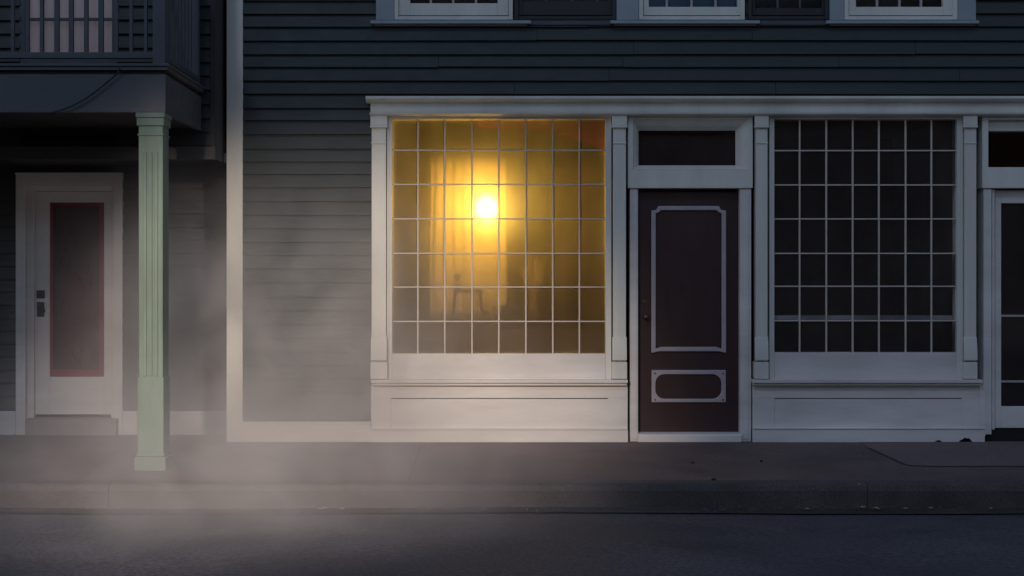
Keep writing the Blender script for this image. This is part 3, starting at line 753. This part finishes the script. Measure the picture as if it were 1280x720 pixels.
leaf(1009,636.5,.020,2.0,True,'long thin leaf in the gutter furthest left of the dim row')
leaf(1078,634.5,.024,.8,True,'tan leaf in the gutter just left of the brightest leaf')
leaf(1096,636,.026,2.6,True,'brightest tan leaf of the row in the right gutter')
leaf(1132,636,.018,.1,True,'small brown leaf in the middle of the right gutter row')
leaf(1163,635.5,.020,1.7,True,'rounded tan leaf second from the right end of the gutter row')
leaf(1239,636,.016,.6,True,'tiny leaf at the right end of the gutter row')
leaf(1074,606.5,.013,.6,False,'tiny pale leaf lying on the kerb edge above the gutter')
def stone(px, py, s, label):
    b = MB(); bmesh.ops.create_icosphere(b.bm, subdivisions=2, radius=s)
    for v in b.bm.verts: v.co *= random.uniform(.8,1.15); v.co.z *= .55
    o = b.build('stone', M['hole'], smooth=True); o.location = G(px,py,s*.3); tag(o, label, 'stone', 'dark stones on the pavement')
stone(866,579,.014,'small dark stone on the pavement below the left half of the oxblood door')
stone(892,600,.017,'dark stone close to the kerb edge below the oxblood door')
stone(952,577,.015,'dark stone on the pavement below the left end of the dark window')
stone(1197,551.5,.020,'dark stone lying against the rotten end of the white base board')

# loose grit swept into the gutter and onto the pavement
b = MB()
for k in range(420):
    sz = random.uniform(.003,.009)
    if k < 300:
        x_ = random.uniform(-5,5); y_ = random.gauss(-2.26,.05); z_ = RZ+.014
    else:
        x_ = random.uniform(-5,5); y_ = random.uniform(-2.0,-.06); z_ = pave_z(y_)+.002
    if z_ < 0 and y_ > KY-.005 and k < 300: continue
    bm2 = bmesh.ops.create_icosphere(b.bm, subdivisions=1, radius=sz)
    for v in bm2['verts']:
        v.co.x *= random.uniform(.8,1.4); v.co.z *= .6; v.co += Vector((x_,y_,z_))
M['grit'] = mat('grit', (.14,.12,.10), .85, .5, 60)
tag(b.build('grit', M['grit']), kind='stuff')

# ================================================================== STREET LAMP (across the street, out of the picture)
LX, LY, LZ = -2.9, -10.9, 4.0
sl = thing('street_lamp', (LX-.6,-11.6,RZ+.12), 'tall dark steel street lamp on the far pavement opposite the shop', 'street lamp')
b = MB(); b.lathe([(.11,0),(.11,.12),(.07,.2),(.055,1.2),(.05,4.3),(.02,4.36)], LX-.6, -11.6, RZ+.12, 16); b.build('pole', M['pole'], sl, smooth=True)
b = MB(); b.tube([(LX-.6,-11.6,RZ+4.3),(LX-.5,-11.5,RZ+4.5),(LX-.2,-11.2,RZ+4.6),(LX,LY-.05,LZ+.19)], .025, 10); b.build('arm', M['pole'], sl, smooth=True)
b = MB(); b.lathe([(.19,-.03),(.19,0),(.15,.07),(.06,.14),(.05,.2)], LX, LY, LZ, 24); b.build('hood', M['pole'], sl, smooth=True)
b = MB(); b.lathe([(.02,-.11),(.05,-.09),(.06,-.06),(.05,-.031)], LX, LY, LZ, 16); b.build('bulb', emit('street_bulb', (1,.86,.74), 6), sl, smooth=True)
def spot(name, loc, aim, energy, col, size, blend, radius, parent):
    l = bpy.data.lights.new(name, 'SPOT'); l.energy = energy; l.color = col; l.spot_size = R(size); l.spot_blend = blend; l.shadow_soft_size = radius
    o = bpy.data.objects.new(name, l); COL.objects.link(o)
    o.location = loc; o.rotation_euler = (Vector(aim)-Vector(loc)).to_track_quat('-Z','Y').to_euler()
    o.parent = parent; o.matrix_parent_inverse = parent_inv(parent)
    return o
spot('lamp_beam', (LX,LY,LZ-.14), (-1.5,-.2,-.05), 5900, (1,.80,.65), 32, 1.0, .12, sl)

# ================================================================== BUILDING OPPOSITE (unseen, added behind the camera to shade the low sky)
op = thing('added_row_building', (0,-21,RZ), 'unseen dark brick row building opposite, added to shade the low sky', 'building')
M['brick'] = mat('dark_brick', (.09,.055,.045), .85, .3, 4.0, .3, 20)
MB().box(-26, 26, -29, -21, RZ-.1, 6.4).build('wall', M['brick'], op)
MB().prism_yz([(-20.6,6.4),(-25,9.2),(-29.4,6.4)], -26.4, 26.4).build('roof', M['roof'], op)
wm = None
for k in range(12):
    for z in (.9, 4.0):
        if wm is None:
            wm = MB().box(-.55,.55,-21.04,-20.99,0,1.7).build('window', M['casing'], op); pn = MB().box(-.45,.45,-20.985,-20.98,.1,1.6).build('glass_pane', M['dark'], wm); q = wm
        else:
            q = wm.copy(); COL.objects.link(q); c = pn.copy(); COL.objects.link(c); c.parent = q
        q.location = (-23+k*4.1, 0, z)

# ================================================================== FOG drifting along the shop front
def fog():
    b = MB(); b.box(-5.6, 1.8, -5.8, .55, -.28, 2.8)
    m = bpy.data.materials.new('fog'); m.use_nodes = True
    N, L = m.node_tree.nodes, m.node_tree.links
    N.remove(N['Principled BSDF']); out = N['Material Output']
    pv = N.new('ShaderNodeVolumePrincipled'); pv.inputs['Color'].default_value = (.99,.98,.975,1); pv.inputs['Anisotropy'].default_value = .1
    tc = N.new('ShaderNodeTexCoord')
    nz = N.new('ShaderNodeTexNoise'); nz.inputs['Scale'].default_value = 1.5; nz.inputs['Detail'].default_value = 3; nz.inputs['Distortion'].default_value = .5
    L.new(tc.outputs['Object'], nz.inputs['Vector'])
    def blob(c, r, amp):
        mp = N.new('ShaderNodeMapping'); mp.vector_type = 'TEXTURE'; mp.inputs['Location'].default_value = c; mp.inputs['Scale'].default_value = r
        L.new(tc.outputs['Object'], mp.inputs['Vector'])
        g = N.new('ShaderNodeTexGradient'); g.gradient_type = 'QUADRATIC_SPHERE'; L.new(mp.outputs['Vector'], g.inputs['Vector'])
        k = N.new('ShaderNodeMath'); k.operation = 'MULTIPLY'; k.inputs[1].default_value = amp; L.new(g.outputs['Fac'], k.inputs[0]); return k
    parts = [blob((-2.0,-.6,.75),(2.9,1.4,2.1),1.1), blob((-2.2,-2.5,-.1),(3.2,3.4,1.3),.40), blob((-2.5,-1.95,.1),(1.5,1.0,.95),.10), blob((-.9,-2.7,.05),(2.6,2.4,.85),.26), blob((-2.6,.0,.9),(1.3,1.2,2.2),.5)]
    s = parts[0]
    for p in parts[1:]:
        a = N.new('ShaderNodeMath'); a.operation = 'ADD'; L.new(s.outputs[0], a.inputs[0]); L.new(p.outputs[0], a.inputs[1]); s = a
    mr = N.new('ShaderNodeMapRange'); mr.inputs['From Min'].default_value = .34; mr.inputs['From Max'].default_value = .66; mr.inputs['To Min'].default_value = .15; mr.inputs['To Max'].default_value = 1.75
    L.new(nz.outputs['Fac'], mr.inputs['Value'])
    k = N.new('ShaderNodeMath'); k.operation = 'MULTIPLY'; L.new(s.outputs[0], k.inputs[0]); L.new(mr.outputs['Result'], k.inputs[1])
    L.new(k.outputs[0], pv.inputs['Density']); L.new(pv.outputs[0], out.inputs['Volume'])
    o = b.build('fog', m); tag(o, 'pale bank of ground fog drifting before the shop front', 'fog', kind='stuff')
    return o
fog()

# ================================================================== SKY, MOON, CAMERA
w = bpy.data.worlds.new('World'); S.world = w; w.use_nodes = True
N, L = w.node_tree.nodes, w.node_tree.links
sky = N.new('ShaderNodeTexSky'); sky.sky_type = 'NISHITA'; sky.sun_disc = False
sun_el, sun_az = 12.0, 200.0
sky.sun_elevation = R(sun_el); sky.sun_rotation = R(20)
sky.ozone_density = 1.2
tint = N.new('ShaderNodeVectorMath'); tint.operation = 'MULTIPLY'; tint.inputs[1].default_value = (1.09,.97,1.02)
L.new(sky.outputs['Color'], tint.inputs[0]); L.new(tint.outputs['Vector'], N['Background'].inputs['Color']); N['Background'].inputs['Strength'].default_value = .15
sun = bpy.data.lights.new('moon', 'SUN'); sun.energy = .22; sun.angle = R(6); sun.color = (.72,.82,1)
so = bpy.data.objects.new('moon', sun); COL.objects.link(so)
so.rotation_euler = Vector((math.sin(R(160)), -math.cos(R(160)), -math.tan(R(sun_el+30)))).to_track_quat('-Z','Y').to_euler()

cam = bpy.data.cameras.new('camera'); co = bpy.data.objects.new('camera', cam); COL.objects.link(co)
co.location = (0,CAMY,CAMZ); co.rotation_euler = (R(90),0,0)
cam.sensor_width = 36; cam.lens = 36*F/1280; cam.clip_end = 2000; cam.clip_start = .05
S.camera = co
S.render.engine = 'CYCLES'
S.cycles.use_denoising = True
S.cycles.volume_step_rate = 1.0
S.cycles.max_bounces = 5; S.cycles.volume_bounces = 1; S.cycles.transparent_max_bounces = 16
S.cycles.sample_clamp_indirect = 4
S.view_settings.view_transform = 'Standard'; S.view_settings.look = 'None'; S.view_settings.exposure = 0; S.view_settings.gamma = 1; S.view_settings.use_curve_mapping = False
